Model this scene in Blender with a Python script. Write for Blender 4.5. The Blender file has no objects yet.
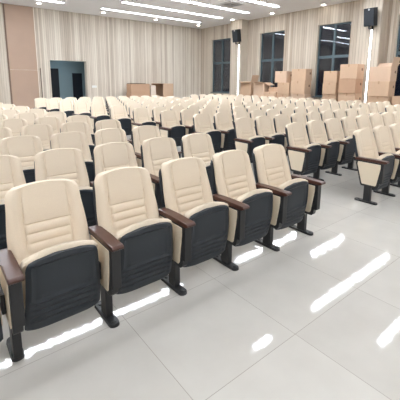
import bpy, bmesh, math, random
from mathutils import Vector, Matrix
from math import pi, sin, cos, radians

random.seed(7)
scene = bpy.context.scene
C = scene.collection

# ------------------------------------------------------------------ camera, world, exposure
EYE = Vector((0, 0, 1.6))
fw = Vector((0.61390642, 0.76899531, -0.17822773))
rt = Vector((0.78228711, -0.62287786, 0.00707482))
up = Vector((0.1055736, 0.14376854, 0.98396383))
cam_data = bpy.data.cameras.new('camera')
cam = bpy.data.objects.new('camera', cam_data)
C.objects.link(cam)
cam.matrix_world = Matrix(((rt.x, up.x, -fw.x, EYE.x), (rt.y, up.y, -fw.y, EYE.y), (rt.z, up.z, -fw.z, EYE.z), (0, 0, 0, 1)))
cam_data.sensor_width = 36
cam_data.lens = 36 * 340.66 / 400
cam_data.shift_y = -(200 - 143.38) / 400
cam_data.clip_start = 0.02
scene.camera = cam

world = bpy.data.worlds.new('night_sky')
scene.world = world
world.use_nodes = True
world.node_tree.nodes['Background'].inputs[0].default_value = (0.01, 0.016, 0.035, 1)
world.node_tree.nodes['Background'].inputs[1].default_value = 0.6

scene.view_settings.view_transform = 'Standard'
scene.view_settings.look = 'None'
scene.view_settings.exposure = 0.0
scene.view_settings.gamma = 1.0
STRIP_POWER = 22.0        # full-power lamps over the seats; the bank by the back wall is dimmed
DOWNLIGHT_POWER = 30.0
WALL_STRIP_POWER = 5.0

# ------------------------------------------------------------------ helpers
def srgb(r, g, b):
    f = lambda c: (c / 12.92 if c <= 0.04045 else ((c + 0.055) / 1.055) ** 2.4)
    return (f(r / 255), f(g / 255), f(b / 255), 1)

def new_mat(name):
    m = bpy.data.materials.new(name)
    m.use_nodes = True
    return m, m.node_tree.nodes, m.node_tree.links, m.node_tree.nodes['Principled BSDF']

def plain(name, col, rough=0.6, spec=0.5, metal=0.0, noise=0.0, nscale=60, bump=0.0, bscale=400):
    m, n, l, p = new_mat(name)
    p.inputs['Base Color'].default_value = col
    p.inputs['Roughness'].default_value = rough
    p.inputs['Specular IOR Level'].default_value = spec
    p.inputs['Metallic'].default_value = metal
    if noise or bump:
        tc = n.new('ShaderNodeTexCoord')
    if noise:
        nt = n.new('ShaderNodeTexNoise'); nt.inputs['Scale'].default_value = nscale
        l.new(tc.outputs['Object'], nt.inputs['Vector'])
        mx = n.new('ShaderNodeMix'); mx.data_type = 'RGBA'
        mx.inputs['A'].default_value = [c * (1 - noise) for c in col[:3]] + [1]
        mx.inputs['B'].default_value = [min(1, c * (1 + noise)) for c in col[:3]] + [1]
        l.new(nt.outputs['Fac'], mx.inputs['Factor'])
        l.new(mx.outputs['Result'], p.inputs['Base Color'])
    if bump:
        nb = n.new('ShaderNodeTexNoise'); nb.inputs['Scale'].default_value = bscale
        l.new(tc.outputs['Object'], nb.inputs['Vector'])
        b = n.new('ShaderNodeBump'); b.inputs['Strength'].default_value = bump
        b.inputs['Distance'].default_value = 0.002
        l.new(nb.outputs['Fac'], b.inputs['Height'])
        l.new(b.outputs['Normal'], p.inputs['Normal'])
    return m

def emitter(name, col, power):
    m, n, l, p = new_mat(name)
    p.inputs['Base Color'].default_value = col
    p.inputs['Emission Color'].default_value = col
    p.inputs['Emission Strength'].default_value = power
    return m

def striped_wood(name, light, mid, dark, width, axis):
    """vertical wood slats of uneven tone; axis 0 = stripes counted along x, 1 = along y"""
    m, n, l, p = new_mat(name)
    tc = n.new('ShaderNodeTexCoord')
    sp = n.new('ShaderNodeSeparateXYZ'); l.new(tc.outputs['Object'], sp.inputs[0])
    def stripes(w, seed):
        d = n.new('ShaderNodeMath'); d.operation = 'DIVIDE'; d.inputs[1].default_value = w
        l.new(sp.outputs[axis], d.inputs[0])
        f = n.new('ShaderNodeMath'); f.operation = 'FLOOR'; l.new(d.outputs[0], f.inputs[0])
        a = n.new('ShaderNodeMath'); a.operation = 'ADD'; a.inputs[1].default_value = seed
        l.new(f.outputs[0], a.inputs[0])
        w_ = n.new('ShaderNodeTexWhiteNoise'); w_.noise_dimensions = '1D'
        l.new(a.outputs[0], w_.inputs['W'])
        fr = n.new('ShaderNodeMath'); fr.operation = 'FRACT'; l.new(d.outputs[0], fr.inputs[0])
        return w_.outputs['Value'], fr.outputs[0]
    v1, fr1 = stripes(width, 3.3)
    v2, fr2 = stripes(width * 2.7, 17.1)
    mixv = n.new('ShaderNodeMath'); mixv.operation = 'ADD'; l.new(v1, mixv.inputs[0])
    v2w = n.new('ShaderNodeMath'); v2w.operation = 'MULTIPLY_ADD'; v2w.inputs[1].default_value = .35; v2w.inputs[2].default_value = .325
    l.new(v2, v2w.inputs[0]); l.new(v2w.outputs[0], mixv.inputs[1])
    half = n.new('ShaderNodeMath'); half.operation = 'MULTIPLY'; half.inputs[1].default_value = 0.5
    l.new(mixv.outputs[0], half.inputs[0])
    # long soft grain
    mp = n.new('ShaderNodeMapping'); mp.inputs['Scale'].default_value = (9, 9, 0.5)
    l.new(tc.outputs['Object'], mp.inputs['Vector'])
    nt = n.new('ShaderNodeTexNoise'); nt.inputs['Scale'].default_value = 2.0; nt.inputs['Detail'].default_value = 4
    l.new(mp.outputs[0], nt.inputs['Vector'])
    ad = n.new('ShaderNodeMath'); ad.operation = 'MULTIPLY_ADD'; ad.inputs[1].default_value = 0.5; 
    l.new(nt.outputs['Fac'], ad.inputs[0]); l.new(half.outputs[0], ad.inputs[2])
    sb = n.new('ShaderNodeMath'); sb.operation = 'SUBTRACT'; sb.inputs[1].default_value = 0.25
    l.new(ad.outputs[0], sb.inputs[0])
    cr = n.new('ShaderNodeValToRGB')
    cr.color_ramp.elements[0].position = 0.12; cr.color_ramp.elements[0].color = dark
    cr.color_ramp.elements[1].position = 0.85; cr.color_ramp.elements[1].color = light
    e = cr.color_ramp.elements.new(0.45); e.color = mid
    l.new(sb.outputs[0], cr.inputs[0])
    # narrow groove between slats
    g = n.new('ShaderNodeMath'); g.operation = 'LESS_THAN'; g.inputs[1].default_value = 0.13
    l.new(fr1, g.inputs[0])
    gm = n.new('ShaderNodeMath'); gm.operation = 'MULTIPLY'; gm.inputs[1].default_value = 0.45
    l.new(g.outputs[0], gm.inputs[0])
    mx = n.new('ShaderNodeMix'); mx.data_type = 'RGBA'
    l.new(gm.outputs[0], mx.inputs['Factor']); l.new(cr.outputs[0], mx.inputs['A'])
    mx.inputs['B'].default_value = srgb(120, 104, 90)
    l.new(mx.outputs['Result'], p.inputs['Base Color'])
    p.inputs['Roughness'].default_value = 0.55
    p.inputs['Specular IOR Level'].default_value = 0.3
    return m

def floor_tiles():
    m, n, l, p = new_mat('polished_tiles')
    tc = n.new('ShaderNodeTexCoord')
    sp = n.new('ShaderNodeSeparateXYZ'); l.new(tc.outputs['Object'], sp.inputs[0])
    outs = []; ids = []
    for ax, off in ((0, 0.1), (1, 0.33)):
        a = n.new('ShaderNodeMath'); a.operation = 'SUBTRACT'; a.inputs[1].default_value = off
        l.new(sp.outputs[ax], a.inputs[0])
        d = n.new('ShaderNodeMath'); d.operation = 'DIVIDE'; d.inputs[1].default_value = 0.8
        l.new(a.outputs[0], d.inputs[0])
        fr = n.new('ShaderNodeMath'); fr.operation = 'FRACT'; l.new(d.outputs[0], fr.inputs[0])
        lt = n.new('ShaderNodeMath'); lt.operation = 'LESS_THAN'; lt.inputs[1].default_value = 0.0045
        l.new(fr.outputs[0], lt.inputs[0]); outs.append(lt.outputs[0])
        fl = n.new('ShaderNodeMath'); fl.operation = 'FLOOR'; l.new(d.outputs[0], fl.inputs[0]); ids.append(fl.outputs[0])
    mxm = n.new('ShaderNodeMath'); mxm.operation = 'MAXIMUM'
    l.new(outs[0], mxm.inputs[0]); l.new(outs[1], mxm.inputs[1])
    cb = n.new('ShaderNodeCombineXYZ'); l.new(ids[0], cb.inputs[0]); l.new(ids[1], cb.inputs[1])
    wn = n.new('ShaderNodeTexWhiteNoise'); wn.noise_dimensions = '2D'; l.new(cb.outputs[0], wn.inputs['Vector'])
    cl = n.new('ShaderNodeTexNoise'); cl.inputs['Scale'].default_value = 3.5; cl.inputs['Detail'].default_value = 6
    l.new(tc.outputs['Object'], cl.inputs['Vector'])
    mixf = n.new('ShaderNodeMath'); mixf.operation = 'MULTIPLY_ADD'; mixf.inputs[1].default_value = 0.35
    l.new(wn.outputs['Value'], mixf.inputs[0]); l.new(cl.outputs['Fac'], mixf.inputs[2])
    tone = n.new('ShaderNodeMix'); tone.data_type = 'RGBA'
    tone.inputs['A'].default_value = srgb(190, 185, 178); tone.inputs['B'].default_value = srgb(208, 204, 197)
    l.new(mixf.outputs[0], tone.inputs['Factor'])
    mx = n.new('ShaderNodeMix'); mx.data_type = 'RGBA'
    mx.inputs['B'].default_value = srgb(164, 157, 148)
    l.new(mxm.outputs[0], mx.inputs['Factor']); l.new(tone.outputs['Result'], mx.inputs['A'])
    l.new(mx.outputs['Result'], p.inputs['Base Color'])
    p.inputs['Roughness'].default_value = 0.035
    p.inputs['IOR'].default_value = 1.5
    # gentle unevenness, and each tile tilted a hair
    mp = n.new('ShaderNodeMapping'); mp.inputs['Scale'].default_value = (9, 2.5, 1)
    l.new(tc.outputs['Object'], mp.inputs['Vector'])
    nb = n.new('ShaderNodeTexNoise'); nb.inputs['Scale'].default_value = 2.2; nb.inputs['Detail'].default_value = 3
    l.new(mp.outputs[0], nb.inputs['Vector'])
    b = n.new('ShaderNodeBump'); b.inputs['Strength'].default_value = 0.06; b.inputs['Distance'].default_value = 0.01
    l.new(nb.outputs['Fac'], b.inputs['Height'])
    l.new(b.outputs['Normal'], p.inputs['Normal'])
    return m

def bx(bm, x0, x1, y0, y1, z0, z1, bev=0.0):
    vs = [bm.verts.new((x, y, z)) for x in (x0, x1) for y in (y0, y1) for z in (z0, z1)]
    q = [(0, 1, 3, 2), (4, 6, 7, 5), (0, 4, 5, 1), (2, 3, 7, 6), (0, 2, 6, 4), (1, 5, 7, 3)]
    fs = [bm.faces.new([vs[i] for i in f]) for f in q]
    if bev:
        es = list({e for f in fs for e in f.edges})
        bmesh.ops.bevel(bm, geom=es, offset=bev, segments=2, profile=0.6, affect='EDGES')

def prism(bm, pts, x0, x1, bev=0.0):
    """(y, z) outline extruded along x"""
    a = [bm.verts.new((x0, y, z)) for y, z in pts]
    b = [bm.verts.new((x1, y, z)) for y, z in pts]
    n = len(pts)
    fs = [bm.faces.new(a), bm.faces.new(b[::-1])]
    for i in range(n):
        fs.append(bm.faces.new((a[i], b[i], b[(i + 1) % n], a[(i + 1) % n])))
    if bev:
        es = list({e for f in fs for e in f.edges})
        bmesh.ops.bevel(bm, geom=es, offset=bev, segments=2, profile=0.6, affect='EDGES')

def loft(bm, loops, cap=True):
    rows = [[bm.verts.new(p) for p in lp] for lp in loops]
    n = len(rows[0])
    for a, b in zip(rows, rows[1:]):
        for i in range(n):
            bm.faces.new((a[i], a[(i + 1) % n], b[(i + 1) % n], b[i]))
    if cap:
        bm.faces.new(rows[0][::-1]); bm.faces.new(rows[-1])

def cyl(bm, c, r, h, axis='Z', seg=20, r2=None):
    M = Matrix.Translation(c)
    if axis == 'X': M = M @ Matrix.Rotation(pi / 2, 4, 'Y')
    if axis == 'Y': M = M @ Matrix.Rotation(pi / 2, 4, 'X')
    bmesh.ops.create_cone(bm, cap_ends=True, segments=seg, radius1=r, radius2=r if r2 is None else r2, depth=h, matrix=M)

def obj(name, bm, mat, parent=None, loc=(0, 0, 0), smooth=False, rotz=0):
    bmesh.ops.recalc_face_normals(bm, faces=bm.faces[:])
    me = bpy.data.meshes.new(name)
    bm.to_mesh(me); bm.free()
    if smooth:
        for f in me.polygons: f.use_smooth = True
    me.materials.append(mat)
    o = bpy.data.objects.new(name, me)
    C.objects.link(o)
    o.location = loc; o.rotation_euler = (0, 0, rotz)
    if smooth:
        me.set_sharp_from_angle(angle=radians(42))
    if parent: o.parent = parent
    return o

def tag(o, label, cat, group=None):
    o['label'] = label; o['category'] = cat
    if group: o['group'] = group
    return o

def thing(name, label, cat, loc=(0, 0, 0), rotz=0, group=None):
    o = bpy.data.objects.new(name, None)
    C.objects.link(o); o.location = loc; o.rotation_euler = (0, 0, rotz)
    o.empty_display_size = 0.1
    return tag(o, label, cat, group)

def struct(name, bm, mat, parent=None, **k):
    o = obj(name, bm, mat, parent, **k)
    if not parent: o['kind'] = 'structure'
    return o

def sroot(name, loc=(0, 0, 0)):
    o = bpy.data.objects.new(name, None); C.objects.link(o); o.location = loc
    o['kind'] = 'structure'
    return o

# ------------------------------------------------------------------ materials
M_CREAM = plain('cream_fabric', srgb(236, 220, 199), 0.85, 0.25, noise=0.05, nscale=160, bump=0.35, bscale=900)
M_SHELL = plain('charcoal_plastic', srgb(48, 54, 61), 0.5, 0.45, noise=0.12, nscale=260)
M_BLACK = plain('black_metal', srgb(38, 39, 42), 0.42, 0.5)
M_WOODARM = plain('dark_wood_arm', srgb(80, 50, 42), 0.28, 0.5, noise=0.25, nscale=30)
M_PANEL = plain('cream_side_fabric', srgb(234, 219, 196), 0.85, 0.25, noise=0.05, nscale=160)
M_FLOOR = floor_tiles()
M_CEIL = plain('white_ceiling_paint', srgb(242, 241, 242), 0.8, 0.2)
M_WALL_B = striped_wood('back_wall_slats', srgb(236, 229, 216), srgb(215, 204, 190), srgb(186, 172, 156), 0.095, 0)
M_WALL_R = striped_wood('window_wall_slats', srgb(218, 208, 194), srgb(198, 186, 170), srgb(170, 153, 136), 0.13, 1)
M_WALL_P = striped_wood('pilaster_slats', srgb(205, 190, 172), srgb(190, 172, 153), srgb(165, 146, 128), 0.11, 0)
M_PLAINWALL = plain('warm_wall_paint', srgb(214, 204, 190), 0.7, 0.3)
M_DOORWOOD = plain('pinkish_veneer', srgb(182, 156, 138), 0.5, 0.35, noise=0.05, nscale=2)
M_TEAL = plain('corridor_paint', srgb(140, 160, 166), 0.7, 0.3)
M_DARKDOOR = plain('dark_opening', srgb(28, 34, 42), 0.5, 0.3)
M_FRAME = plain('window_frame_paint', srgb(84, 102, 110), 0.45, 0.5)
M_CARD = plain('cardboard', srgb(204, 174, 148), 0.85, 0.2, noise=0.05, nscale=5)
M_CARD2 = plain('browner_cardboard', srgb(190, 156, 130), 0.85, 0.2, noise=0.05, nscale=5)
M_TAPE = plain('packing_tape', srgb(182, 148, 118), 0.35, 0.5)
M_PRINT = plain('box_print', srgb(88, 66, 54), 0.8, 0.2)
LAMP = srgb(238, 245, 253)
M_STRIPS = [emitter('strip_diffuser', LAMP, STRIP_POWER * f) for f in (.62, 1.05, 1.5, 1.9, 2.0, 1.8, 1.45, 1.12, .85, .65, .65)]
M_DOWN = emitter('downlight_lens', srgb(255, 247, 235), DOWNLIGHT_POWER)
M_WSTRIP = emitter('wall_strip_diffuser', srgb(255, 252, 250), WALL_STRIP_POWER)
M_WHITE = plain('white_plastic', srgb(232, 232, 230), 0.4, 0.5)
M_GREY = plain('grey_grille', srgb(196, 196, 198), 0.5, 0.4)
M_SPK = plain('speaker_black', srgb(34, 37, 42), 0.55, 0.4)
M_GRILLE = plain('speaker_mesh', srgb(46, 50, 56), 0.6, 0.3)
gm, gn, gl, gp = new_mat('window_glass')
gp.inputs['Base Color'].default_value = (0.55, 0.62, 0.7, 1)
gp.inputs['Roughness'].default_value = 0.02
gp.inputs['Transmission Weight'].default_value = 1.0
gp.inputs['IOR'].default_value = 1.7
M_GLASS = gm

# ------------------------------------------------------------------ room
SC = 1.03
def S(x, y, z): return (x * SC, y * SC, 1.6 + (z - 1.6) * SC)
XW, YB, HC = 14.0 * SC, 17.5 * SC, 1.6 + (4.87 - 1.6) * SC
XL, YF = -5.0, -4.0
sz = lambda z: 1.6 + (z - 1.6) * SC

bm = bmesh.new(); bx(bm, XL - .3, XW + .3, YF - .3, YB + 2.4, -0.2, 0); struct('floor', bm, M_FLOOR)
bm = bmesh.new(); bx(bm, XL - .3, XW + .3, YF - .3, YB + 2.4, HC, HC + 0.2); struct('ceiling', bm, M_CEIL)
bm = bmesh.new(); bx(bm, XL - .3, XL, YF, YB, 0, HC); struct('wall_left', bm, M_PLAINWALL)
bm = bmesh.new(); bx(bm, XL, XW, YF - .3, YF, 0, HC); struct('wall_front', bm, M_PLAINWALL)

# back wall with portal opening
DX0, DX1 = 3.05 * SC, 4.2 * SC
PX0, PX1, PZ = 4.78 * SC, 6.53 * SC, sz(2.57)
bm = bmesh.new()
bx(bm, XL, PX0, YB, YB + .3, 0, HC)
bx(bm, PX1, XW + .3, YB, YB + .3, 0, HC)
bx(bm, PX0, PX1, YB, YB + .3, PZ, HC)
struct('wall_back', bm, M_WALL_B)

# corridor beyond the portal
bm = bmesh.new()
bx(bm, PX0 - .6, PX1 + 1.0, YB + 1.7, YB + 1.8, 0, PZ + .3)
bx(bm, PX0 - .7, PX0 - .6, YB + .3, YB + 1.8, 0, PZ + .3)
bx(bm, PX1 + 1.0, PX1 + 1.1, YB + .3, YB + 1.8, 0, PZ + .3)
bx(bm, PX0 - .7, PX1 + 1.1, YB + .3, YB + 1.8, PZ + .25, PZ + .35)
struct('wall_corridor', bm, M_TEAL)
for nm, xa, xb, zt in (('door_2', 5.18, 5.62, 2.25), ('door_3', 6.32, 6.86, 2.02)):
    r = sroot(nm, (0, 0, 0))
    bm = bmesh.new(); bx(bm, xa * SC, xb * SC, YB + 1.655, YB + 1.70, 0, zt, .004); obj('door_leaf', bm, M_DARKDOOR, r)
    bm = bmesh.new()
    bx(bm, xa * SC - .06, xa * SC, YB + 1.64, YB + 1.70, 0, zt + .06); bx(bm, xb * SC, xb * SC + .06, YB + 1.64, YB + 1.70, 0, zt + .06)
    bx(bm, xa * SC, xb * SC, YB + 1.64, YB + 1.70, zt, zt + .06)
    obj('door_frame', bm, M_TEAL, r)

bm = bmesh.new(); cyl(bm, (0, 0, -.02), .16, .04, seg=24)
t = obj('corridor_added_fill', bm, emitter('corridor_fill_glow', srgb(225, 240, 255), 14), None, (5.9, YB + 1.0, PZ + .25))  # unseen fill light, added to brighten the dim corridor walls
tag(t, 'added fill light, out of view, brightening the blue grey corridor behind the back wall', 'fill light')

# veneer door in the back wall, panel above
r = sroot('door_1')
bm = bmesh.new(); bx(bm, DX0, DX1, YB - .03, YB, 0, sz(2.08) - .01, .004); obj('door_leaf', bm, M_DOORWOOD, r)
bm = bmesh.new(); bx(bm, DX0, DX1, YB - .03, YB, sz(2.08), HC - .002, .004); obj('over_panel', bm, M_DOORWOOD, r)
bm = bmesh.new(); bx(bm, DX0 - .07, DX0 - .005, YB - .02, YB, 0, HC - .002); obj('door_frame', bm, plain('dark_joint', srgb(120, 98, 84), .6), r)
bm = bmesh.new()
cyl(bm, (DX1 + .12, YB - .07, 1.45), .018, 1.5); bx(bm, DX1 + .11, DX1 + .13, YB - .07, YB, 2.1, 2.13); bx(bm, DX1 + .11, DX1 + .13, YB - .07, YB, .8, .83)
obj('door_handle', bm, plain('brown_metal', srgb(110, 92, 82), .35, .5, .6), r)

bm = bmesh.new(); bx(bm, -.13, .13, -.015, 0, -.06, .06, .005)
o = obj('light_switch', bm, M_WHITE, None, (6.9 * SC, YB - .0005, sz(1.31)))
tag(o, 'small white light switch plate on slatted wall beside the corridor opening', 'light switch')

# window wall
ZS, ZT = sz(0.97), sz(4.1)
wins = [(14.75, 16.45), (10.98, 12.55), (7.61, 9.15), (4.2, 5.8)]
wins = [(a * SC, b * SC) for a, b in wins]
bm = bmesh.new()
edges = [YF] + [v for w in sorted(wins) for v in w] + [YB]
for i in range(0, len(edges), 2): bx(bm, XW, XW + .3, edges[i], edges[i + 1], 0, HC)
for a, b in wins:
    bx(bm, XW, XW + .3, a, b, 0, ZS); bx(bm, XW, XW + .3, a, b, ZT, HC)
struct('wall_right', bm, M_WALL_R)
for k, (a, b) in enumerate(wins):
    r = sroot('window_%d' % (k + 1))
    t = .06; xf = XW + .12; mid = (a + b) / 2; zt = sz(2.72)
    bm = bmesh.new()
    bx(bm, xf, xf + .09, a, a + t, ZS, ZT); bx(bm, xf, xf + .09, b - t, b, ZS, ZT)
    bx(bm, xf, xf + .09, a + t, b - t, ZT - t, ZT); bx(bm, xf, xf + .09, a + t, b - t, ZS, ZS + t)
    bx(bm, xf, xf + .09, a + t, b - t, zt - .06, zt + .06)
    bx(bm, xf - .005, xf + .085, mid - .05, mid + .05, ZS + t, ZT - t)
    obj('window_frame', bm, M_FRAME, r)
    for ya, yb, za, zb in ((a + t, mid - .05, ZS + t, zt - .06), (mid + .05, b - t, ZS + t, zt - .06), (a + t, mid - .05, zt + .06, ZT - t), (mid + .05, b - t, zt + .06, ZT - t)):
        bm = bmesh.new(); bx(bm, xf + .035, xf + .05, ya, yb, za, zb); obj('window_pane', bm, M_GLASS, r)
    bm = bmesh.new(); bx(bm, XW - .05, xf, a - .03, b + .03, ZS - .04, ZS, .004); obj('window_sill', bm, M_FRAME, r)
    bm = bmesh.new(); cyl(bm, (xf - .025, mid + .12, ZS + .9), .012, .16); obj('window_handle', bm, M_BLACK, r)

# pilasters with recessed light strips and speakers
PILX = 13.5 * SC
for k, (ya, yb, ys) in enumerate(((13.43, 14.25, 13.58), (6.17, 6.88, 6.5))):
    ya, yb, ys = ya * SC, yb * SC, ys * SC
    bm = bmesh.new(); bx(bm, PILX, XW, ya, yb, 0, HC); struct('trim_%d' % (k + 1), bm, M_WALL_R)
    where = ('farther', 'nearer')[k]
    r = thing('wall_light', 'long glowing vertical light strip on the %s pilaster, %s' % (where, ('beside open cartons', 'between tall carton stacks')[k]), 'wall light', (PILX, ys, 0), 0, 'light strips on the pilasters')
    bm = bmesh.new(); bx(bm, -.012, 0, -.045, .045, .1, 3.68); obj('mount_channel', bm, M_WHITE, r)
    bm = bmesh.new(); bx(bm, -.022, -.012, -.03, .03, .12, 3.66, .004); obj('diffuser', bm, M_WSTRIP, r)
    s = thing('wall_speaker', 'black loudspeaker tilted down, high on the %s pilaster, %s' % (where, ('beside the window near the corner', 'above the tall carton stacks')[k]), 'speaker', (PILX, ys - .02, sz(4.05)), 0, 'loudspeakers on the pilasters')
    ti = Matrix.Rotation(radians(-9), 4, 'Y')
    bm = bmesh.new(); bx(bm, -.38, -.10, -.205, .205, -.33, .33, .02); bmesh.ops.transform(bm, matrix=ti, verts=bm.verts); obj('cabinet', bm, M_SPK, s)
    bm = bmesh.new(); bx(bm, -.394, -.381, -.185, .185, -.30, .24, .004); bmesh.ops.transform(bm, matrix=ti, verts=bm.verts); obj('grille', bm, M_GRILLE, s)
    bm = bmesh.new(); cyl(bm, (-.384, 0, .275), .035, .012, 'X'); bmesh.ops.transform(bm, matrix=ti, verts=bm.verts); obj('badge', bm, M_GREY, s)
    bm = bmesh.new(); bx(bm, -.14, -.001, -.05, .05, -.06, .06); bx(bm, -.30, -.26, -.03, .03, -.46, -.30); bx(bm, -.29, -.001, -.03, .03, -.48, -.44); bx(bm, -.022, -.001, -.03, .03, -.46, 0); obj('bracket', bm, M_BLACK, s)

# ------------------------------------------------------------------ ceiling lights
rows = [16.12 - 1.86 * k for k in range(11)]  # rows overhead and behind the camera are added unseen to light chair fronts
rows[4] = 8.27
segs = {0: [(-.7, 5.15), (6.9, 12.8)], 1: [(-.7, 5.15), (7.05, 12.8)], 2: [(-.7, 5.15), (7.05, 12.85)], 3: [(-.7, 5.15), (7.05, 12.85)],
        4: [(.2, 5.9), (8.3, 12.2)], 5: [(-.7, 4.0), (10.9, 13.2)], 6: [(5.7, 6.3), (8.3, 13.2)], 7: [(-3.6, 2.0), (8.4, 13.4)], 8: [(-4.6, 1.5), (2.8, 13.2)], 9: [(-4.6, 2.5), (4.2, 13.2)], 10: [(-4.6, 2.5), (4.2, 13.2)]}
rown = ['nearest the back wall', 'second from the back wall', 'third from the back wall', 'fourth from the back wall', 'fifth from the back wall',
        'sixth from the back wall', 'seventh from the back wall', 'eighth from the back wall', 'ninth from the back wall, added fill', 'tenth from the back wall, added fill', 'farthest from the back wall, added fill']
for k, y in enumerate(rows):
    for j, (xa, xb) in enumerate(segs[k]):
        side = 'windows end' if j else 'door end'
        t = thing('ceiling_light', 'bright linear ceiling light at the %s, row %s' % (side, rown[k]), 'ceiling light', ((xa + xb) / 2, y, HC), 0, 'linear ceiling lights')
        h = (xb - xa) / 2
        bm = bmesh.new(); bx(bm, -h - .02, h + .02, -.11, .11, -.012, 0); obj('housing', bm, M_WHITE, t)
        bm = bmesh.new(); bx(bm, -h, h, -.09, .09, -.022, -.0125, .002); obj('diffuser', bm, M_STRIPS[k], t)
spots = [(7.14 * SC, 16.5 * SC, 'second'), (10.07 * SC, 16.5 * SC, 'third'), (4.2 * SC, 16.4 * SC, 'first'), (12.95 * SC, 16.45 * SC, 'fourth')]
for x, y, w in spots:
    t = thing('downlight', 'small round downlight along the back wall, %s from the veneer door' % w, 'downlight', (x, y, HC), 0, 'round downlights along the walls')
    bm = bmesh.new(); cyl(bm, (0, 0, -.008), .12, .016, seg=28); obj('ring', bm, M_WHITE, t)
    bm = bmesh.new(); cyl(bm, (0, 0, -.02), .085, .008, seg=24); obj('lens', bm, M_DOWN, t)
for x, y, w in ((13.2, 13.84, 'beside the farther pilaster'), (13.4, 11.31, 'by the window behind the open cartons'), (13.65, 8.73, 'by the window between the tall stacks')):
    t = thing('downlight', 'small round downlight near the window wall, %s' % w, 'downlight', (x * SC, y * SC, HC), 0, 'round downlights along the walls')
    bm = bmesh.new(); cyl(bm, (0, 0, -.008), .12, .016, seg=28); obj('ring', bm, M_WHITE, t)
    bm = bmesh.new(); cyl(bm, (0, 0, -.02), .085, .008, seg=24); obj('lens', bm, M_DOWN, t)
t = thing('ceiling_vent', 'square grey air vent in the ceiling between two light strips', 'vent', (10.95, 11.55, HC))
bm = bmesh.new()
for a, b, c, d in ((-.48, .48, -.48, -.38), (-.48, .48, .38, .48), (-.48, -.38, -.38, .38), (.38, .48, -.38, .38)): bx(bm, a, b, c, d, -.03, 0)
obj('frame', bm, M_WHITE, t)
bm = bmesh.new(); bx(bm, -.38, .38, -.38, .38, -.008, 0); obj('backing', bm, plain('dim_grey', srgb(120, 120, 122), .7), t)
bm = bmesh.new()
for q in (0.09, .18, .27, .36):
    for a, b, c, d in ((-q, q, -q, -q + .035), (-q, q, q - .035, q), (-q, -q + .035, -q + .035, q - .035), (q - .035, q, -q + .035, q - .035)): bx(bm, a, b, c, d, -.026, -.009)
obj('louvre', bm, M_GREY, t)

# ------------------------------------------------------------------ chair
def smooth01(t): t = max(0, min(1, t)); return t * t * (3 - 2 * t)

def back_axis(z):
    """front surface y of the backrest at height z"""
    t = (z - .36) / .60
    return -.215 + .20 * t ** 0.85

def backrest_bm():
    bm = bmesh.new()
    zs = []
    Z0, Z1 = .36, .938
    N = 96
    loops = []
    for i in range(N + 1):
        s = i / N
        z = Z0 + (Z1 - Z0) * (1 - (1 - s) ** 1.35)
        R = .058
        hw = .238 + .006 * math.sin(pi * min(1, (z - Z0) / .45)) - .014 * smooth01((z - .62) / .30)
        thick = .092
        if z > Z1 - R:
            a = (z - (Z1 - R)) / R
            hw -= R * (1 - math.sqrt(max(0, 1 - a * a)))
            thick *= .45 + .55 * math.sqrt(max(0, 1 - a ** 3))
        if z < Z0 + .03: thick *= .6 + .4 * (z - Z0) / .03
        yc = back_axis(z)
        lp = []
        M = 80
        for j in range(M + 1):                     # front, from -x to +x
            u = -1 + 2 * j / M
            x = hw * math.sin(u * pi / 2 * .98) / math.sin(pi / 2 * .98)
            uu = x / hw
            seam = .62 - .06 * smooth01((.9 - z) / .4)
            bol = .018 * smooth01((abs(uu) - seam) / .16) * smooth01((.93 - z) / .12 + .35)
            edge = .035 * max(0, (abs(uu) - .80) / .20) ** 2.2
            groove = .009 * math.exp(-((abs(uu) - seam) / .022) ** 2) * smooth01((.925 - z) / .03)
            rib = 0
            zr = .715
            if abs(uu) < seam and z < zr:
                ph = ((zr - z) / .056) % 1.0
                rib = .010 * max(0, math.sin(pi * ph)) ** .4 - .005
                rib *= smooth01((seam - abs(uu)) / .08)
            head = 0
            if z > zr and abs(uu) < seam: head = .006 * math.sin(pi * min(1, (z - zr) / .20)) + (-.007 if z < zr + .006 else 0)
            y = yc - bol + edge + groove - rib - head + .012 * (1 - uu * uu)
            crown = .020 * (1 - uu * uu) * smooth01((z - (Z1 - .1)) / .1)
            lp.append((x, y, z + crown))
        for j in range(8):                         # rear
            u = 1 - 2 * (j + .5) / 8
            x = hw * .97 * u
            crown = .020 * (1 - u * u) * smooth01((z - (Z1 - .1)) / .1)
            lp.append((x, yc + thick, z + crown))
        loops.append(lp)
    loft(bm, loops)
    return bm

def back_shell_bm():
    bm = bmesh.new()
    ZT_ = .900
    loops = []
    N = 26
    for i in range(N + 1):
        s = i / N
        z = .33 + (ZT_ - .33) * (1 - (1 - s) ** 1.35)
        hw = .234 - .018 * smooth01((z - .62) / .30)
        R = .06
        if z > ZT_ - R:
            a = (z - (ZT_ - R)) / R
            hw -= R * (1 - math.sqrt(max(0, 1 - a * a)))
        yc = back_axis(max(.36, min(.938, z))) + .040
        lp = []
        for j in range(13):
            u = -1 + 2 * j / 12
            crown = .020 * (1 - u * u) * smooth01((z - (ZT_ - .1)) / .1)
            lp.append((hw * u, yc + .02, z + crown))
        for j in range(13):
            u = 1 - 2 * j / 12
            crown = .020 * (1 - u * u) * smooth01((z - (ZT_ - .1)) / .1)
            lp.append((hw * u * .98, yc + .055 + .018 * (1 - u * u), z + crown))
        loops.append(lp)
    loft(bm, loops)
    return bm

def seat_outline(z, Z0, Z1):
    hw = .226 - .020 * smooth01((z - Z0) / (Z1 - Z0))
    R = .055
    if z > Z1 - R:
        a = (z - (Z1 - R)) / R
        hw -= R * (1 - math.sqrt(max(0, 1 - a * a))) * .8
    if z < Z0 + .012:
        a = ((Z0 + .012) - z) / .012
        hw -= .012 * (1 - math.sqrt(max(0, 1 - a * a)))
    return hw

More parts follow.
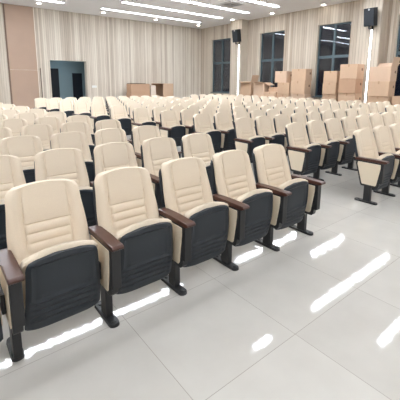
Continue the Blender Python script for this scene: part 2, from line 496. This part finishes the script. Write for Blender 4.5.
def seat_y(z):
    """front face of the tipped-up seat's plastic underside"""
    t = (z - .19) / .41
    return -.335 - .055 * t - .020 * math.sin(pi * max(0, min(1, t)))

def seat_shell_bm():
    bm = bmesh.new()
    Z0, Z1 = .168, .612
    loops = []
    N = 44
    for i in range(N + 1):
        z = Z0 + (Z1 - Z0) * i / N
        hw = seat_outline(z, Z0, Z1)
        lp = []
        M = 30
        for j in range(M + 1):
            u = -1 + 2 * j / M
            crown = .022 * (1 - u * u) * smooth01((z - (Z1 - .12)) / .12)
            y = seat_y(z) + .030 * abs(u) ** 5
            inner = abs(u) < .86 and Z0 + .03 < z < Z1 - .035
            if inner:
                y += .012
                zz = z + .02 * u * u
                if zz < .40:
                    ph = ((zz - .22) / .042) % 1
                    y -= .012 * math.sin(pi * ph) ** 2
            lp.append((hw * u, y, z + crown))
        for j in range(10):
            u = 1 - 2 * (j + .5) / 10
            crown = .022 * (1 - u * u) * smooth01((z - (Z1 - .12)) / .12)
            lp.append((hw * u * .99, seat_y(z) + .085 - .02 * smooth01((z - .5) / .1), z + crown))
        loops.append(lp)
    loft(bm, loops)
    return bm

def seat_cushion_bm():
    bm = bmesh.new()
    Z0, Z1 = .22, .628
    loops = []
    N = 24
    for i in range(N + 1):
        z = Z0 + (Z1 - Z0) * i / N
        hw = seat_outline(z, Z0, Z1) + .008
        R = .05
        th = .075
        off = 0
        if z > Z1 - R:
            a = (z - (Z1 - R)) / R
            q = math.sqrt(max(0.02, 1 - a * a)); th *= q; off = .02 * (1 - q)
        yf = seat_y(min(z, .595)) + .070 - .045 * smooth01((z - .53) / .07) + off
        lp = []
        for j in range(17):
            u = -1 + 2 * j / 16
            crown = .030 * (1 - u * u) * smooth01((z - (Z1 - .14)) / .14)
            lp.append((hw * u, yf + .012 * abs(u) ** 4, z + crown))
        for j in range(17):
            u = 1 - 2 * j / 16
            crown = .030 * (1 - u * u) * smooth01((z - (Z1 - .14)) / .14)
            lp.append((hw * u, yf + th + .012 * (1 - u * u), z + crown))
        loops.append(lp)
    loft(bm, loops)
    return bm

MESH = {}
def cached(name, maker, mat, parent, loc=(0, 0, 0), smooth=True, key=None):
    key = key or name
    if key not in MESH:
        o = obj(name, maker(), mat, parent, loc, smooth)
        MESH[key] = o.data
        return o
    o = bpy.data.objects.new(name, MESH[key]); C.objects.link(o); o.location = loc; o.parent = parent
    return o

SIDE = [(-.075, .572), (-.425, .572), (-.432, .50), (-.392, .245), (-.375, .225), (-.165, .225), (-.15, .245), (-.07, .52)]
SIDE_IN = [(-.10, .552), (-.402, .552), (-.403, .50), (-.366, .268), (-.354, .254), (-.184, .254), (-.172, .268), (-.097, .515)]
def arm_bm():
    bm = bmesh.new()
    pts = [(-.055, .572), (-.455, .572), (-.475, .580), (-.478, .594), (-.465, .606), (-.30, .608), (-.08, .603), (-.055, .594)]
    prism(bm, pts, -.039, .039, .006)
    return bm
def side_bm():
    bm = bmesh.new(); prism(bm, SIDE, -.026, .026, .004)
    bx(bm, -.031, .031, -.437, -.395, .30, .571, .004)
    return bm
def up_bm(s):
    bm = bmesh.new(); prism(bm, SIDE_IN, min(s * .0262, s * .034), max(s * .0262, s * .034), .003); return bm
def leg_bm():
    bm = bmesh.new()
    bx(bm, -.024, .024, -.298, -.208, .02, .228, .004)
    return bm
def foot_bm(yf=-.365):
    bm = bmesh.new()
    n = 10; pts = []
    for i in range(n + 1):
        a = -pi / 2 + pi * i / n; pts.append((sin(a) * .036, yf - cos(a) * .03))
    for i in range(n + 1):
        a = pi / 2 + pi * i / n; pts.append((sin(a) * .036, -.115 - cos(a) * .03 * 1))
    a_ = [bm.verts.new((x, y, 0)) for x, y in pts]; b_ = [bm.verts.new((x * .92, y * 1 + (.002 if y < -.3 else -.002), .022)) for x, y in pts]
    bm.faces.new(a_[::-1]); bm.faces.new(b_)
    for i in range(len(pts)):
        k = (i + 1) % len(pts); bm.faces.new((a_[i], a_[k], b_[k], b_[i]))
    cyl(bm, (0, yf + .01, .024), .016, .008, seg=12)
    cyl(bm, (0, -.135, .024), .014, .008, seg=12)
    return bm
def hinge_bm():
    bm = bmesh.new()
    cyl(bm, (0, -.235, .34), .02, .49, 'X', 12)
    bx(bm, -.246, -.225, -.27, -.10, .30, .42, .004); bx(bm, .225, .246, -.27, -.10, .30, .42, .004)
    return bm

def make_chair(sides):
    t = thing('auditorium_chair', 'x', 'chair')
    cached('backrest', backrest_bm, M_CREAM, t, (-.012, 0, 0))
    cached('back_shell', back_shell_bm, M_SHELL, t, (-.012, 0, 0))
    cached('seat_cushion', seat_cushion_bm, M_CREAM, t, (-.012, 0, 0))
    cached('seat_shell', seat_shell_bm, M_SHELL, t, (-.012, 0, 0))
    cached('hinge_bar', hinge_bm, M_BLACK, t, smooth=False)
    for s in sides:
        x = s * .28
        cached('armrest', arm_bm, M_WOODARM, t, (x, 0, 0), False)
        sp_ = cached('side_panel', side_bm, M_BLACK, t, (x, 0, 0), False)
        cached('upholstery', lambda: up_bm(1), M_PANEL, sp_, key='up1', smooth=False)
        cached('upholstery', lambda: up_bm(-1), M_PANEL, sp_, key='up-1', smooth=False)
        cached('leg', leg_bm, M_BLACK, t, (x, 0, 0), False)
        cached('foot', foot_bm, M_BLACK, t, (x, 0, 0), False)
    return t

def dup(root, loc):
    r = root.copy(); C.objects.link(r); r.location = loc
    for ch in list(root.children):
        c = ch.copy(); C.objects.link(c); c.parent = r
        for g in ch.children:
            d = g.copy(); C.objects.link(d); d.parent = c
    return r

protos = {}
used = set()
def place(kind, loc, label, group):
    if kind not in protos:
        protos[kind] = make_chair({'one': (1,), 'two': (1, -1)}[kind])
        r = protos[kind]; r.location = loc
        bpy.context.view_layer.update()
    else:
        r = dup(protos[kind], loc)
    r['label'] = label; r['group'] = group
    return r
    return r

def project(x, y, z):
    d = Vector((x, y, z)) - EYE
    w = d.dot(fw)
    if w < .1: return None
    return 200 + 340.66 * d.dot(rt) / w, 143.38 - 340.66 * d.dot(up) / w

W, Y1, PITCH = .56, 2.294, 1.056
ORD = ['first', 'second', 'third', 'fourth', 'fifth', 'sixth', 'seventh', 'eighth', 'ninth', 'tenth', 'eleventh', 'twelfth']
ROWN = ['front'] + ORD[1:]
for k in range(12):
    y = Y1 + PITCH * k
    skew = -.13 * k
    # near block: counted from the aisle at its right end
    nlast = 4 if k == 0 else 3
    xe = .54 + 4 * W + skew
    if k: xe = .54 + 4 * W + skew
    if k: xe -= .02
    i = 0
    while True:
        x = xe - i * W
        pr = project(x + .28, y - .4, .6); pt = project(x + .2, y, .9)
        vis = (pr and pr[0] > -2) or (pt and pt[0] > -4)
        if not vis or i > 9: break
        ch_ = place('one', (x, y, 0), 'cream tip-up chair, %s row of the near block, %s seat from the aisle' % (ROWN[k], ORD[i]), 'chairs of the near block')
        if k == 0 and i == 5:                      # this one stands on a shorter foot
            for c_ in list(ch_.children):
                if c_.name.startswith('foot'): bpy.data.objects.remove(c_)
            obj('foot', foot_bm(-.275), M_BLACK, ch_, (.28, 0, 0))
        i += 1
    # middle block: counted from the near aisle
    xs = .54 + 4 * W + 2.04 + skew
    for i in range(9 if k < 5 else 10):
        x = xs + i * W
        pr = project(x - .28, y, .9)
        if pr and pr[0] > 408 and k < 2: break
        place('two' if i == 0 else 'one', (x, y, 0), 'cream tip-up chair, %s row of the middle block, %s seat from the near aisle' % (ROWN[k], ORD[i]), 'chairs of the middle block')
    if k >= 1:
        for i in range(5):
            x = 10.72 + i * W
            pr = project(x - .28, y, .9)
            if pr and pr[0] > 404: break
            place('two' if i == 0 else 'one', (x, y, 0), 'cream tip-up chair, %s row of the window block, %s seat from the far aisle' % (ROWN[k], ORD[i]), 'chairs of the window block')

# ------------------------------------------------------------------ cartons
CARDS = [M_CARD, plain('cardboard_tan', srgb(196, 166, 140), .85, .2, noise=.05, nscale=5), plain('cardboard_light', srgb(212, 184, 160), .85, .2, noise=.05, nscale=5)]
def carton(x0, x1, y0, y1, z0, z1, label, mat=None, flaps=None, marks=True, group='cardboard cartons along the window wall', rotz=0):
    mat = mat or M_CARD
    cx, cy = (x0 + x1) / 2, (y0 + y1) / 2
    a, b, h = (x1 - x0) / 2, (y1 - y0) / 2, z1 - z0
    t = thing('cardboard_box', label, 'box', (cx, cy, z0), rotz, group)
    mat = mat if mat is M_CARD2 else random.choice(CARDS) if mat is M_CARD else mat
    bm = bmesh.new()
    if flaps:
        w = .008
        bx(bm, -a, a, -b, b, 0, .01)
        bx(bm, -a, -a + w, -b, b, .01, h); bx(bm, a - w, a, -b, b, .01, h)
        bx(bm, -a + w, a - w, -b, -b + w, .01, h); bx(bm, -a + w, a - w, b - w, b, .01, h)
    else:
        bx(bm, -a, a, -b, b, 0, h, .016)
    obj('body', bm, mat, t)
    if flaps:
        for f, ang in flaps:
            bm = bmesh.new(); L = (b if f in 'NS' else a) * .9
            if f == 'W': bx(bm, -L, 0, -b, b, 0, .006); M = Matrix.Translation((-a, 0, h)) @ Matrix.Rotation(radians(ang), 4, 'Y')
            if f == 'E': bx(bm, 0, L, -b, b, 0, .006); M = Matrix.Translation((a, 0, h)) @ Matrix.Rotation(-radians(ang), 4, 'Y')
            if f == 'S': bx(bm, -a, a, -L, 0, 0, .006); M = Matrix.Translation((0, -b, h)) @ Matrix.Rotation(-radians(ang), 4, 'X')
            if f == 'N': bx(bm, -a, a, 0, L, 0, .006); M = Matrix.Translation((0, b, h)) @ Matrix.Rotation(radians(ang), 4, 'X')
            bmesh.ops.transform(bm, matrix=M, verts=bm.verts)
            obj('flap', bm, mat, t)
    else:
        bm = bmesh.new(); bx(bm, -a - .0015, a + .0015, -.03, .03, h * .82, h + .0015); obj('tape', bm, M_TAPE, t)
    if marks:
        bm = bmesh.new()
        bx(bm, a * .25, a * .42, -b - .0015, -b, h * .55, h * .72); bx(bm, a * .5, a * .62, -b - .0015, -b, h * .55, h * .72)
        obj('printed_mark', bm, M_PRINT, t)
    return t

XA, XB = 13.36, 13.86
s = lambda v: v * 13.55 / 13.3
def stack(ya, yb, zs, labels, x0=XA, x1=XB, dy=None, mats=None, flaps=None):
    for i, (z0, z1) in enumerate(zip(zs, zs[1:])):
        d = (dy or [0] * 9)[i]
        jx = (0, .03, -.01, .02)[i % 4]
        carton(x0 + jx, x1 + jx, ya + d, yb + d, z0 + .001 * (i > 0), z1, labels[i], (mats or [None] * 9)[i], flaps if i == len(zs) - 2 else None)
stack(12.52, 13.3, [0, .84, 1.62], ['large cardboard carton on the floor under the open carton at the farther pilaster', 'open cardboard carton with raised flap beside the farther pilaster'], flaps=(('S', 75), ('W', -10)))
stack(11.58, 12.28, [0, .86, 1.58], ['cardboard carton on the floor under the pale-flapped open carton', 'open cardboard carton with pale flaps folded outward below the window'], x0=13.3, x1=13.8, flaps=(('W', 8), ('S', -25)))
stack(10.75, 11.42, [0, .62, 1.0, 1.36], ['low carton on the floor in the middle of the window cartons', 'flat carton in the middle of the short window stack', 'small carton topping the short stack below the window'], x0=13.5, x1=13.95, mats=[M_CARD2, M_CARD2, M_CARD])
stack(10.78, 11.5, [0, .55, 1.12], ['low wide carton on the floor in front of the short window stack', 'low wide carton on top in front of the short window stack'], x0=13.24, x1=13.47, mats=[M_CARD2, M_CARD])
stack(10.02, 10.7, [0, .5, 1.02, 1.58, 2.12], ['carton on the floor of the leaning four-carton stack', 'second carton up in the leaning four-carton stack', 'third carton up in the leaning four-carton stack', 'carton jutting out on top of the four-carton stack'], x0=13.3, x1=13.8, dy=[0, .03, .0, .2])
stack(9.22, 9.98, [0, .55, 1.08, 1.66, 2.2], ['carton on the floor of the tall stack before the bare slatted wall', 'second carton up in the tall stack before the bare slatted wall', 'third carton up in the tall stack before the bare slatted wall', 'topmost carton of the tall stack before the bare slatted wall'])
stack(7.74, 8.36, [0, .55, 1.1, 1.59, 2.08], ['carton on the floor of the stack before the big window', 'second carton up in the stack before the big window', 'third carton up in the stack before the big window', 'topmost carton of the stack before the big window'], x0=13.42, x1=13.88)
stack(6.84, 7.56, [0, .6, 1.18, 1.76, 2.33], ['carton on the floor of the tallest stack beside the nearer pilaster', 'second carton up in the tallest stack beside the nearer pilaster', 'third carton up in the tallest stack beside the nearer pilaster', 'topmost carton of the tallest stack beside the nearer pilaster'], x0=13.30, x1=13.86, mats=[M_CARD2, M_CARD, M_CARD2, M_CARD])
stack(5.60, 6.36, [0, .55, 1.1, 1.66, 2.2], ['carton on the floor of the stack in front of the nearer pilaster', 'second carton up in the stack in front of the nearer pilaster', 'third carton up in the stack in front of the nearer pilaster', 'topmost carton with a raised flap in front of the nearer pilaster'], x0=13.34, x1=13.88, flaps=(('S', 78), ('E', 40)))
stack(4.75, 5.54, [0, .56, 1.12], ['low carton on the floor nearest the camera along the windows', 'pale low carton on top nearest the camera along the windows'], x0=13.5, x1=14.05)
# two pieces by the back wall
BG = 'cartons by the back wall'
carton(8.75, 9.95, 17.0, 17.6, 0, .95, 'wide brown carton on the floor by the back wall', M_CARD2, None, False, BG)
carton(8.77, 9.93, 17.02, 17.58, .951, 1.46, 'brown carton under a loose dark board by the back wall', M_CARD2, None, False, BG)
bm = bmesh.new(); bx(bm, -.42, .42, -.3, .3, 0, .018, .002)
tag(obj('board', bm, plain('dark_board', srgb(82, 66, 56), .7), None, (9.22, 17.28, 1.466)), 'thin dark board lying on the carton by the back wall', 'board')
carton(10.02, 10.34, 17.05, 17.5, 0, 1.38, 'narrow pale carton between the two brown pieces by the back wall', plain('pale_cardboard', srgb(222, 208, 192), .8, .2), None, False, BG)
t = thing('cardboard_box', 'tall tan carton standing open sideways nearest the corner by the back wall', 'box', (10.8, 17.0, 0), 0, BG)
bm = bmesh.new(); bx(bm, 0, .72, 0, .01, 0, 1.48); bx(bm, 0, .72, .69, .70, 0, 1.48); bx(bm, .71, .72, .01, .69, 0, 1.48); bx(bm, 0, .71, .01, .69, 1.47, 1.48); bx(bm, 0, .71, .01, .69, 0, .01)
obj('body', bm, M_CARD, t)
bm = bmesh.new(); bx(bm, -.36, 0, .685, .695, 0, 1.48); obj('flap', bm, M_CARD2, t)
bm = bmesh.new(); bx(bm, -.42, 0, 0, .68, 1.462, 1.468); obj('flap', bm, M_CARD, t)
